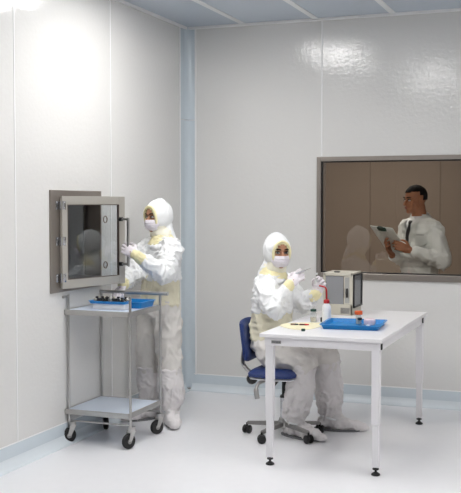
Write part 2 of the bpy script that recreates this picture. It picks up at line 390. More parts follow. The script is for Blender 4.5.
for z in (1.11,1.35,1.585):
    bm=B(); cyl(bm,(HX+.008,HY-.006,z-.03),(HX+.008,HY-.006,z+.03),.0075,12)
    box(bm,(.012,HY-.045,z-.028),(.017,HY-.012,z+.028),.002); dbox(bm,(th-.001,.002,z-.028),(th+.003,.03,z+.028),.001)
    for dz in (-.018,.018):
        ell(bm,(.018,HY-.032,z+dz),(.003,.004,.004),sub=1); c=MX@V((th+.003,.018,z+dz)); ell(bm,c,(.004,.004,.004),sub=1)
    obj('hinge',bm,M['chrome'],hatch,smooth=True)

# ================================================================= CART
CX0,CX1,CY0,CY1=.018,.475,-2.00,-1.565
cart=thing('utility_cart','steel two-shelf trolley on black casters parked against the left wall','cart',(.25,-1.78,0))
def shelf(z,name):
    bm=B(); x0,x1,y0,y1=CX0-.016,CX1+.004,CY0-.045,CY1+.012
    for a in ((x0,y0,x1,y0+.012),(x0,y1-.012,x1,y1),(x0,y0+.012,x0+.012,y1-.012),(x1-.012,y0+.012,x1,y1-.012)): box(bm,(a[0],a[1],z-.032),(a[2],a[3],z+.002),.003)
    rim=obj(name,bm,M['csteel'],cart,smooth=False)
    bm=B(); box(bm,(x0+.012,y0+.012,z-.012),(x1-.012,y1-.012,z),.001); obj('shelf_sheet',bm,M['shelf'],rim,smooth=False)
shelf(.893,'top_shelf'); shelf(.230,'bottom_shelf')
for x,y in ((CX0,CY0),(CX1,CY0),(CX0,CY1),(CX1,CY1)):
    xx=x+(.02 if x==CX0 else -.0); 
    near=y==CY0
    bm=B(); px=x+(.018 if x==CX0 else -.018)*0; py=y
    ox=-.012 if x==CX0 else .012; oy=-.012 if near else .012
    qx,qy=x+ox*0,y+oy*0
    if near: rings(bm,arc([(qx,qy-.012,.13),(qx,qy-.012,.5),(qx,qy-.012,.955),(qx-.004,qy-.008,.972),(qx-.010,qy-.030,.98),((qx-.010,qy-.065,.979) if x==CX0 else (qx-.004,qy-.036,.972))],4),.009,14)
    else: rings(bm,[(qx,qy+.012,.13),(qx,qy+.012,.965)],.009,14)
    obj('post',bm,M['csteel'],cart)
bm=B(); rings(bm,[(CX0-.01,CY1+.012,.975),(CX1+.06,CY1+.012,.975)],.013,16); obj('push_handle',bm,M['csteel'],cart)
for a,b in (((CX0,CY0-.01,.15),(CX1,CY0-.01,.15)),((CX0,CY1+.01,.15),(CX1,CY1+.01,.15))): bm=B(); rings(bm,[a,b],.006,10); obj('brace',bm,M['csteel'],cart)
for x,y,a in ((CX0+.015,CY0,-2.3),(CX1-.0,CY0,-2.0),(CX0+.03,CY1,-.9),(CX1,CY1,-2.1)):
    c=V((x,y,0)); d=V((math.cos(a),math.sin(a),0)); s=V((-d.y,d.x,0)); off=d*.024
    bm=B(); cyl(bm,c+V((0,0,.118)),c+V((0,0,.142)),.026,16)
    A,BX,D=V(d),V(s),V((0,0,1))
    for sg in (-1,1):
        p=[c+off+s*sg*.017+V((0,0,.05))-d*.012, c+off+s*sg*.017+V((0,0,.05))+d*.012, c+s*sg*.02+V((0,0,.12))+d*.02, c+s*sg*.02+V((0,0,.12))-d*.024]
        vs=[bm.verts.new(q) for q in p]+[bm.verts.new(q+s*sg*.003) for q in p]
        bm.faces.new(vs[:4]); bm.faces.new(vs[4:][::-1])
        for i in range(4): j=(i+1)%4; bm.faces.new((vs[i],vs[j],vs[4+j],vs[4+i]))
    ca=obj('caster',bm,M['csteel'],cart,angle=30)
    wc=c+off+V((0,0,.05))
    bm=B(); lathe(bm,wc-s*.015,[(.036,0),(.046,.002),(.050,.008),(.050,.022),(.046,.028),(.036,.030)],28,s); obj('wheel',bm,M['rubber'],ca)
    bm=B(); lathe(bm,wc-s*.0175,[(.014,0),(.018,.003),(.018,.032),(.014,.035)],20,s); obj('wheel_hub',bm,M['hubgrey'],ca)

# things on the cart
def open_tray(bm,x0,x1,y0,y1,z,h,t=.006,flare=.012,lip=.008,rot=0,c=None):
    """rounded open tray with flared walls and a lip"""
    def rr(x0,x1,y0,y1,r,zz,n=5):
        pts=[]
        for cx,cy,a0 in ((x1-r,y1-r,0),(x0+r,y1-r,PI/2),(x0+r,y0+r,PI),(x1-r,y0+r,1.5*PI)):
            for i in range(n+1): a=a0+PI/2*i/n; pts.append((cx+r*math.cos(a),cy+r*math.sin(a),zz))
        return pts
    f=flare; L=[rr(x0+f,x1-f,y0+f,y1-f,.015,z),rr(x0,x1,y0,y1,.02,z+h-.003),rr(x0-lip,x1+lip,y0-lip,y1+lip,.025,z+h-.003),rr(x0-lip,x1+lip,y0-lip,y1+lip,.025,z+h),
       rr(x0+t,x1-t,y0+t,y1-t,.02,z+h),rr(x0+f+t,x1-f-t,y0+f+t,y1-f-t,.015,z+t)]
    V_=[]
    for ring in L: V_.append([bm.verts.new(p) for p in ring])
    n=len(L[0])
    for i in range(len(L)-1):
        for k2 in range(n): bm.faces.new((V_[i][k2],V_[i][(k2+1)%n],V_[i+1][(k2+1)%n],V_[i+1][k2]))
    bm.faces.new(V_[0][::-1]); bm.faces.new(V_[-1])
    if rot: bmesh.ops.rotate(bm,cent=c,matrix=Matrix.Rotation(rot,3,'Z'),verts=bm.verts)
    return bm
ZS=.8935
bm=open_tray(B(),.19,.455,-1.815,-1.585,ZS,.042)
based('storage_tray','large empty blue plastic tray at the back right of the trolley top','tray',bm,M['trayb'],(.32,-1.69,ZS))
# white case with a blue tray of vials on it
bm=B(); box(bm,(.155,-1.930,ZS),(.390,-1.845,ZS+.038),.004); wb=based('flat_box','flat white box under the rack of vials on the trolley','box',bm,M['white'],(.27,-1.885,ZS))
bm=open_tray(B(),.13,.400,-1.945,-1.83,ZS+.038,.018,.004,.006,.006)
based('vial_tray','shallow blue tray of small dark vials on the white box','tray',bm,M['trayb'],(.265,-1.887,ZS+.038))
zt=ZS+.034; n=0
for j,y in enumerate((-1.911,-1.886,-1.861)):
    for i in range(8):
        x=.165+i*.029+random.uniform(-.003,.003)
        h=.026+random.choice((0,.005,.010))
        t=thing('vial',('small vial packed in the shallow blue tray on the trolley'),'vial',(x,y,zt),'vials in the tray on the trolley')
        bm=B(); lathe(bm,(x,y,zt),[(.010,0),(.0118,.002),(.0118,h*.75),(.007,h)],12); obj('vial_body',bm,M['black'] if (i+j)%4 else M['grey'],t)
        bm=B(); lathe(bm,(x,y,zt+h),[(.009,0),(.010,.001),(.010,.010),(.008,.012)],12); obj('vial_cap',bm,M['black'] if (i*3+j*2)%4 else M['beige'],t)

# ================================================================= BENCH
TZ=.81; TX0,TX1,TY0,TY1=1.392,2.145,-2.10,-.565
tb=thing('workbench','long white laminate lab table with adjustable square legs','table',(1.77,-1.33,0))
bm=B(); box(bm,(TX0,TY0,TZ-.022),(TX1,TY1,TZ),.003); obj('tabletop',bm,M['table'],tb,smooth=False)
bm=B(); ax0,ax1,ay0,ay1=TX0+.03,TX1-.012,TY0+.012,TY1-.03
for a in ((ax0,ay0,ax1,ay0+.03),(ax0,ay1-.03,ax1,ay1),(ax0,ay0+.03,ax0+.03,ay1-.03),(ax1-.03,ay0+.03,ax1,ay1-.03)): box(bm,(a[0],a[1],TZ-.072),(a[2],a[3],TZ-.022),.002)
apron=obj('apron',bm,M['leg'],tb,smooth=False)
bm=B(); box(bm,(TX0+.075,ay0-.0025,TZ-.058),(TX0+.135,ay0+.001,TZ-.040)); lb=obj('name_plate',bm,M['hubgrey'],tb,smooth=False)
bm=B()
for i,(a,b) in enumerate(((.004,.016),(.019,.026),(.030,.042),(.046,.055))): box(bm,(TX0+.075+a,ay0-.0035,TZ-.053),(TX0+.075+b,ay0-.002,TZ-.045))
obj('plate_marking',bm,M['ink'],lb,smooth=False)
for y in (ay0+.02,ay1-.10):
    bm=B(); box(bm,(ax1-.001,y-.012,TZ-.066),(ax1+.008,y+.016,TZ-.030),.003); obj('end_plug',bm,M['black'],tb,smooth=False)
for x,y in ((1.449,-2.058),(2.105,-2.062),(2.105,-.63),(1.449,-.63)):
    bm=B(); s=.024; box(bm,(x-s,y-s,.30),(x+s,y+s,TZ-.03),.003)
    box(bm,(x-s+.004,y-s+.004,.05),(x+s-.004,y+s-.004,.31),.003)
    lg=obj('leg',bm,M['leg'],tb,smooth=False)
    bm=B(); lathe(bm,(x,y,0),[(.022,0),(.027,.003),(.026,.010),(.012,.020),(.007,.022),(.007,.034),(.019,.035),(.019,.042),(.007,.043),(.007,.052)],22); obj('levelling_foot',bm,M['black'],lg)

# ---- things on the bench
bm=open_tray(B(),1.665,2.035,-1.76,-1.40,TZ,.030,.006,.014,.008)
TRAY=based('instrument_tray','bright blue plastic tray at the front middle of the lab table','tray',bm,M['trayb'],(1.83,-1.56,TZ))
TRAY.data.transform(Matrix.Rotation(math.radians(5),4,'Z'))
# bench cabinet
cb=thing('bench_cabinet','small beige enamel cabinet with grey glass panes on the lab table','cabinet',(1.585,-.845,TZ))
x0,x1,y0,y1=1.478,1.692,-.975,-.715; z0,z1=TZ,TZ+.298
bm=B()
for x in (x0,x1-.016):
    for y in (y0,y1-.016): box(bm,(x,y,z0),(x+.016,y+.016,z1),.002)
box(bm,(x0,y0,z1-.022),(x1,y1,z1),.003); box(bm,(x0,y0,z0),(x1,y1,z0+.075),.003)
box(bm,(x0+.016,y1-.010,z0+.075),(x1-.016,y1,z1-.022),.001); box(bm,(x0,y0+.016,z0+.075),(x0+.008,y1-.016,z1-.022),.001)
obj('cabinet_body',bm,M['beige'],cb,smooth=False)
bm=B(); box(bm,(x0+.018,y0+.004,z0+.077),(x1-.064,y0+.008,z1-.024)); obj('fixed_pane',bm,M['greypane'],cb,smooth=False)
bm=B(); ring4(bm,x1-.062,x1-.016,z0+.077,z1-.024,.007,.007,y0+.001,y0+.010,.001); dr=obj('door',bm,M['beige'],cb,smooth=False)
bm=B(); box(bm,(x1-.056,y0+.004,z0+.083),(x1-.022,y0+.007,z1-.03)); obj('door_pane',bm,M['greypane2'],dr,smooth=False)
bm=B(); box(bm,(x1-.045,y0-.012,z0+.125),(x1-.032,y0+.002,z0+.19),.004); obj('door_handle',bm,M['black'],dr)
bm=B(); box(bm,(x1-.066,y0+.002,z0+.077),(x1-.061,y0+.012,z1-.024)); obj('mullion',bm,M['dsteel'],cb,smooth=False)
sd=B()
for a in ((y0+.012,z0+.05,y0+.020,z1-.012),(y1-.028,z0+.05,y1-.004,z1-.012),(y0+.020,z0+.05,y1-.028,z0+.060),(y0+.020,z1-.022,y1-.028,z1-.012)): box(sd,(x1,a[0],a[1]),(x1+.012,a[2],a[3]),.001)
so=obj('side_door',sd,M['black'],cb,smooth=False)
bm=B(); box(bm,(x1+.003,y0+.018,z0+.058),(x1+.007,y1-.026,z1-.020)); obj('side_pane',bm,M['greypane3'],so,smooth=False)
bm=B(); box(bm,(x0+.07,y0+.03,z1),(x0+.11,y0+.06,z1+.008),.002); obj('top_catch',bm,M['black'],cb,smooth=False)
bm=B()
for i in range(7): box(bm,(x1-.085,y0-.002,z0+.012+i*.006),(x1-.02,y0+.001,z0+.015+i*.006))
obj('vent_grille',bm,M['grey'],cb,smooth=False)
bm=B(); box(bm,(x0+.05,y0+.02,z0+.075),(x0+.15,y0+.10,z0+.10),.004); 
based('folded_wipe','folded white wipe inside the beige cabinet','wipe',bm,M['wpaper'],(x0+.10,y0+.06,z0+.075))
# wash bottle
t=thing('wash_bottle','white squeeze wash bottle with a red cap and bent red spout','bottle',(1.628,-1.425,TZ)); bx,by=1.628,-1.425
bm=B(); lathe(bm,(bx,by,TZ),[(.026,0),(.0295,.004),(.030,.02),(.030,.098),(.027,.112),(.017,.124),(.015,.132)],28); obj('bottle_body',bm,M['white'],t)
bm=B(); lathe(bm,(bx,by,TZ+.127),[(.018,0),(.0195,.002),(.0195,.020),(.015,.025),(.007,.028)],24); obj('cap',bm,M['red'],t)
bm=B(); rings(bm,arc([(bx,by,TZ+.15),(bx,by,TZ+.19),(bx-.003,by,TZ+.222),(bx-.018,by-.002,TZ+.236),(bx-.05,by-.004,TZ+.243)],5),.0052,10); obj('spout',bm,M['red'],t)
# vial with green cap
bx,by=1.545,-1.45; t=thing('sample_jar','clear sample jar with a dark green cap beside the wash bottle','jar',(bx,by,TZ))
bm=B(); lathe(bm,(bx,by,TZ),[(.019,0),(.021,.003),(.021,.060),(.016,.068),(.016,.075)],22); obj('jar_body',bm,M['clear'],t)
bm=B(); lathe(bm,(bx,by,TZ+.004),[(.017,0),(.019,.002),(.019,.03)],22); obj('contents',bm,M['liquid'],t)
bm=B(); lathe(bm,(bx,by,TZ+.073),[(.019,0),(.020,.001),(.020,.013),(.018,.015)],22); obj('cap',bm,M['green'],t)
# small black pieces
bm=B(); lathe(bm,(1.592,-1.40,TZ),[(.012,0),(.013,.002),(.012,.026),(.008,.030)],16); based('stopper','small black stopper between the green-capped jar and wash bottle','stopper',bm,M['black'],(1.592,-1.40,TZ))
bm=B(); lathe(bm,(1.658,-1.385,TZ),[(.014,0),(.015,.002),(.015,.020),(.012,.026)],16); based('stopper','small black stopper just right of the wash bottle','stopper',bm,M['black'],(1.658,-1.385,TZ))
# in the tray
tz=TZ+.006
bx,by=1.862,-1.50; t=thing('sample_bottle','clear sample bottle with an orange cap standing in the blue tray','bottle',(bx,by,tz))
bm=B(); lathe(bm,(bx,by,tz),[(.016,0),(.018,.003),(.018,.052),(.013,.060),(.013,.070)],22); obj('bottle_body',bm,M['clear'],t)
bm=B(); lathe(bm,(bx,by,tz+.004),[(.014,0),(.016,.002),(.016,.036)],22); obj('contents',bm,M['liquid'],t)
bm=B(); lathe(bm,(bx,by,tz+.064),[(.024,0),(.026,.002),(.026,.020),(.022,.024)],22); obj('cap',bm,M['orange'],t)
bx,by=1.885,-1.56; t=thing('sample_tube','short clear tube with a black cap in front of the orange-capped bottle','tube',(bx,by,tz))
bm=B(); lathe(bm,(bx,by,tz),[(.010,0),(.013,.003),(.013,.040)],20); obj('tube_body',bm,M['clear'],t)
bm=B(); lathe(bm,(bx,by,tz+.036),[(.014,0),(.0145,.001),(.0145,.013),(.012,.015)],20); obj('cap',bm,M['black'],t)
bm=B(); lathe(bm,(1.935,-1.50,tz),[(.030,0),(.036,.004),(.038,.02),(.037,.034),(.028,.042)],28); based('wide_jar','squat pale pink plastic jar at the right of the blue tray','jar',bm,M['pink'],(1.935,-1.50,tz))
bm=B(); lathe(bm,(1.955,-1.635,tz),[(.010,0),(.012,.002),(.012,.016),(.009,.018)],20); based('small_cap','small white cap at the right corner of the blue tray','cap',bm,M['white'],(1.955,-1.635,tz))
# cream sheet, pens, green cap
bm=B(); pl=[]
outline=[(1.397,-1.72),(1.397,-1.60),(1.50,-1.50),(1.62,-1.49),(1.655,-1.60),(1.64,-1.76),(1.585,-1.86),(1.50,-1.83)]
pp=arc([(*p,0) for p in outline]+[(*outline[0],0)],4)[:-1]
lo2=[bm.verts.new((p.x,p.y,TZ)) for p in pp]; hi2=[bm.verts.new((p.x,p.y,TZ+.0035)) for p in pp]
bm.faces.new(lo2[::-1]); bm.faces.new(hi2)
for i in range(len(pp)): j=(i+1)%len(pp); bm.faces.new((lo2[i],lo2[j],hi2[j],hi2[i]))
based('work_mat','pale yellow wipe spread on the table before the seated worker','mat',bm,M['paper'],(1.53,-1.67,TZ),smooth=False)
for (a,b,lab,mm) in (((1.455,-1.665),(1.505,-1.655),'dark maroon marker lying left on the yellow wipe','maroon'),((1.512,-1.66),(1.572,-1.645),'brown marker lying right on the yellow wipe','maroon')):
    za=TZ+.0035+.005; A=V((*a,za)); Bp=V((*b,za)); t=thing('marker',lab,'marker',((A.x+Bp.x)/2,(A.y+Bp.y)/2,TZ+.0035),'markers on the yellow wipe')
    bm=B(); rings(bm,[A,A.lerp(Bp,.6)],.005,12); obj('barrel',bm,M[mm],t); bm=B(); rings(bm,[A.lerp(Bp,.55),Bp],[.0055,.004],12); obj('cap',bm,M['black'] if a[0]<1.5 else M['red'],t)
bm=B(); lathe(bm,(1.612,-1.905,TZ),[(.011,0),(.0125,.001),(.0125,.013),(.010,.015)],20); based('bottle_cap','small dark green cap lying near the front edge of the table','cap',bm,M['green'],(1.612,-1.905,TZ))

# ================================================================= CHAIR
ch=thing('lab_chair','blue vinyl swivel lab chair with chrome column and grey star base','chair',(1.30,-1.32,0)); cx,cy=1.30,-1.32
bm=B()
HUB=V((cx,cy,.085))
lathe(bm,(cx,cy,.055),[(.030,0),(.036,.004),(.036,.06),(.030,.075)],24); obj('hub',bm,M['csteel'],ch)
a0=math.radians(182)
for i in range(5):
    a=a0+2*PI*i/5; d=V((math.cos(a),math.sin(a),0)); s=V((-d.y,d.x,0)); e=HUB+d*.265+V((0,0,-.012))
    bm=B(); p0=HUB+d*.02
    sec=[(-.018,-.014),(.018,-.014),(.015,.016),(-.015,.016)]
    A=[bm.verts.new(p0+s*u+V((0,0,v))) for u,v in sec]; Bv=[bm.verts.new(e+s*u*.75+V((0,0,v*.75))) for u,v in sec]
    for q in range(4): r=(q+1)%4; bm.faces.new((A[q],A[r],Bv[r],Bv[q]))
    bm.faces.new(A[::-1]); bm.faces.new(Bv)
    bmesh.ops.bevel(bm,geom=bm.edges[:],offset=.004,segments=2,affect='EDGES')
    lg=obj('base_leg',bm,M['hubgrey'],ch)
    wa=a+.9*(i-2); wd=V((math.cos(wa),math.sin(wa),0)); ws=V((-wd.y,wd.x,0)); wc=e+V((0,0,.0)); wc.z=.029
    bm=B(); cyl(bm,V((e.x,e.y,.05)),V((e.x,e.y,.075)),.008,12)
    for sg in (-1,1): lathe(bm,wc+ws*sg*.006,[(.020,0),(.027,.002),(.029,.008),(.029,.016),(.024,.021),(.012,.023)],24,ws*sg)
    cyl(bm,wc-ws*.01,wc+ws*.01,.020,16); obj('chair_caster',bm,M['black'],lg)
bm=B(); cyl(bm,(cx,cy,.12),(cx,cy,.27),.026,24); obj('column_sleeve',bm,M['chrome'],ch)
bm=B(); cyl(bm,(cx,cy,.26),(cx,cy,.405),.0145,20); cyl(bm,(cx,cy,.268),(cx,cy,.285),.030,20,.024); obj('gas_lift',bm,M['black'],ch)
bm=B(); box(bm,(cx-.12,cy-.055,.392),(cx+.10,cy+.055,.418),.008); obj('seat_plate',bm,M['csteel'],ch,smooth=False)
# seat cushion: rounded, slightly dished
def cushion(bm,c,sx,sy,th,exp=4,dish=.01,mx=None):
    N=20; top=[];bot=[]
    for i in range(N+1):
        for j in range(N+1):
            u=-1+2*i/N; v=-1+2*j/N
            x=u*math.sqrt(1-v*v/2*.55); y=v*math.sqrt(1-u*u/2*.55)
            r=max(abs(u),abs(v)); e=(1-r**6)
            top.append(V((x*sx,y*sy,th*(.35+.65*e)-dish*(1-r)**.6))); bot.append(V((x*sx*.97,y*sy*.97,0)))
    mx=mx or Matrix.Translation(V(c))
    T=[bm.verts.new(mx@p) for p in top]; U=[bm.verts.new(mx@p) for p in bot]
    ix=lambda i,j:i*(N+1)+j
    for i in range(N):
        for j in range(N):
            bm.faces.new((T[ix(i,j)],T[ix(i+1,j)],T[ix(i+1,j+1)],T[ix(i,j+1)])); bm.faces.new((U[ix(i,j)],U[ix(i,j+1)],U[ix(i+1,j+1)],U[ix(i+1,j)]))
    for i in range(N):
        for (p,q) in (((i,0),(i+1,0)),((i+1,N),(i,N)),((N,i),(N,i+1)),((0,i+1),(0,i))):
            bm.faces.new((T[ix(*q)],T[ix(*p)],U[ix(*p)],U[ix(*q)]))
bm=B(); cushion(bm,(cx-.060,cy+.03,.420),.180,.20,.055); obj('seat',bm,M['bluefab'],ch)
bm=B(); cushion(bm,(cx-.058,cy+.03,.402),.172,.190,.020,dish=0); obj('seat_pan',bm,M['white'],ch)
# backrest: curved pad behind, faces +x
bm=B()
bcx=cx-.283
mxb=Matrix.Translation(V((bcx,cy+.05,.650)))@Matrix.Rotation(math.radians(90-8),4,'Y')@Matrix.Translation(V((0,0,-.01)))
cushion(bm,(0,0,0),.150,.20,.045,mx=mxb)
for v in bm.verts: v.co.x+= .9*(v.co.y-(cy+.05))**2
obj('backrest',bm,M['bluefab'],ch)
bm=B()
P=arc([(cx-.08,cy,.405),(cx-.18,cy,.402),(cx-.235,cy,.42),(cx-.298,cy,.48),(cx-.303,cy+.01,.56),(cx-.291,cy+.02,.66)],5)
for p,q in zip(P[:-1],P[1:]):
    pass
rings(bm,P,.013,12); 
for v in bm.verts: v.co.y=cy+(v.co.y-cy)*1.8
obj('back_bar',bm,M['csteel'],ch)
bm=B(); lathe(bm,(cx-.205,cy-.025,.395),[(.012,0),(.016,.004),(.016,.03),(.030,.034),(.036,.042),(.036,.068),(.028,.078)],20,(0,-1,0)); obj('tilt_knob',bm,M['black'],ch)
bm=B(); rings(bm,arc([(cx-.12,cy-.06,.385),(cx-.150,cy-.10,.37),(cx-.160,cy-.12,.33),(cx-.150,cy-.125,.27)],4),[.011]*8+[.017]*5,12); obj('lever',bm,M['csteel'],ch)
bm=B(); rings(bm,[(cx-.03,cy-.05,.385),(cx-.05,cy-.10,.362)],[.008,.018],12); obj('height_lever',bm,M['black'],ch)

# ================================================================= PEOPLE
def head_geo(bm,h,neck_to,ears=True,nr=.052):
    ell(bm,h.p(0,-.012,.03),(.074,.094,.086),h.ax,4); ell(bm,h.p(0,.018,-.045),(.056,.066,.066),h.ax)
    ell(bm,h.p(0,.062,-.092),(.024,.020,.020),h.ax); ell(bm,h.p(0,.074,.020),(.048,.014,.010),h.ax)
    for s in (-1,1):
        ell(bm,h.p(s*.038,.058,-.028),(.024,.020,.022),h.ax)
        if ears: ell(bm,h.p(s*.074,-.008,-.012),(.009,.018,.031),h.ax)
    rings(bm,[h.p(0,.080,.006),h.p(0,.096,-.018),h.p(0,.104,-.034)],[.007,.010,.013],12); ell(bm,h.p(0,.101,-.035),(.017,.012,.010),h.ax)
    ell(bm,h.p(0,.080,-.062),(.026,.010,.014),h.ax)
    limb(bm,h.p(0,-.03,-.05),neck_to,nr,nr+.006)
def face_bits(h,body,lips=True):
    for s in (-1,1):
        bm=B(); ell(bm,h.p(s*.031,.0745,-.001),(.0135,.0105,.0078),h.ax,3); e=obj('eye',bm,M['eyew'],body)
        bm=B(); ell(bm,h.p(s*.031-.003,.0822,-.001),(.0062,.0042,.0062),h.ax,2); obj('iris',bm,M['iris'],e)
        bm=B(); rings(bm,[h.p(s*.046,.0705,.004),h.p(s*.031,.0835,.0085),h.p(s*.016,.0785,.004)],[.0022,.0032,.0022],8); obj('eyelash',bm,M['hair'],e)
        bm=B(); rings(bm,arc([h.p(s*.050,.070,.019),h.p(s*.034,.0875,.025),h.p(s*.013,.089,.021)],3),[.002,.003,.0038,.004,.004,.0042,.0035],8); obj('eyebrow',bm,M['hair'],body)
    if lips:
        bm=B(); ell(bm,h.p(0,.0895,-.058),(.022,.006,.0042),h.ax,3); ell(bm,h.p(0,.0885,-.066),(.019,.006,.0050),h.ax,3); obj('lips',bm,M['lip'],body)
def hand_geo(bm,wr,dirv,palm,thumb_side,curl=(.5,.6,.7,.8),sc=1.0,tcurl=.5,r=.0088):
    """wrist point, finger direction, palm-facing normal, thumb side vector"""
    d=V(dirv).normalized(); n=V(palm); n=(n-d*n.dot(d)).normalized(); s=d.cross(n).normalized()
    if s.dot(V(thumb_side))<0: s=-s
    wr=V(wr)
    ell(bm,wr+d*.048*sc,(.052*sc,.039*sc,.0155*sc),(d,s,n)); ell(bm,wr+d*.02*sc,(.035*sc,.030*sc,.018*sc),(d,s,n))
    ell(bm,wr+d*.035*sc+s*.022*sc+n*.007*sc,(.032*sc,.016*sc,.015*sc),(d,s,n))
    L=[(.030,.044,.026,.020),(.010,.048,.030,.022),(-.010,.045,.028,.021),(-.029,.036,.022,.018)]
    for i,(o,l1,l2,l3) in enumerate(L):
        p=wr+d*(.088-.004*abs(i-1))*sc+s*o*sc; a=curl[i]*.5; q=p; pts=[wr+d*.055*sc+s*o*.85*sc,p]
        dd=(d+s*o*2.2).normalized()
        for k2,l in enumerate((l1,l2,l3)):
            q=q+(dd*math.cos(a)+n*math.sin(a))*l*sc; pts.append(q); a+=curl[i]*(1.0 if k2==0 else .7)
        rings(bm,pts,[r*sc*1.05,r*sc*1.08,r*sc,r*sc*.92,r*sc*.75],12)
        for k2,pt in enumerate(pts[1:]): ell(bm,pt,((r*1.06,r,r*.92,r*.78)[k2]*sc,)*3,sub=2)
    t0=wr+d*.028*sc+s*.026*sc+n*.004*sc; td=(d*.62+s*.72+n*.25).normalized(); t1=t0+td*.038*sc
    td2=(d*.85+s*(.42-.5*tcurl)+n*(.2+.5*tcurl)).normalized(); t2=t1+td2*.032*sc; td3=(d*.85+s*(.1-.6*tcurl)+n*(.2+.7*tcurl)).normalized(); t3=t2+td3*.024*sc
    rings(bm,[t0,t1,t2,t3],[.0135*sc,.0115*sc,.0105*sc,.0085*sc],12)
    for pt,rr in ((t0,.0135),(t1,.0116),(t2,.0106),(t3,.0086)): ell(bm,pt,(rr*sc,)*3,sub=2)
def shell(c,rad,ax,keep,th=.004,seg=56,rg=36):
    """ellipsoid skin, faces kept where keep(l,f,u unit dir)"""
    bm=B(); c=V(c); ringsV=[]
    for i in range(rg+1):
        a=PI*i/rg; ringsV.append([])
        for j in range(seg):
            b=2*PI*j/seg; u=(math.sin(a)*math.cos(b),math.sin(a)*math.sin(b),math.cos(a))
            v=bm.verts.new(c+ax[0]*u[0]*rad[0]+ax[1]*u[1]*rad[1]+ax[2]*u[2]*rad[2]); ringsV[-1].append((v,V(u)))
    for i in range(rg):
        for j in range(seg):
            q=[ringsV[i][j],ringsV[i+1][j],ringsV[i+1][(j+1)%seg],ringsV[i][(j+1)%seg]]
            m=(q[0][1]+q[1][1]+q[2][1]+q[3][1])/4
            if keep(m.x,m.y,m.z): bm.faces.new([t[0] for t in q])
    bmesh.ops.delete(bm,geom=[v for v in bm.verts if not v.link_faces],context='VERTS')
    bmesh.ops.remove_doubles(bm,verts=bm.verts,dist=.0004)
    g=bm.faces[:]; bmesh.ops.solidify(bm,geom=g,thickness=th)
    return bm

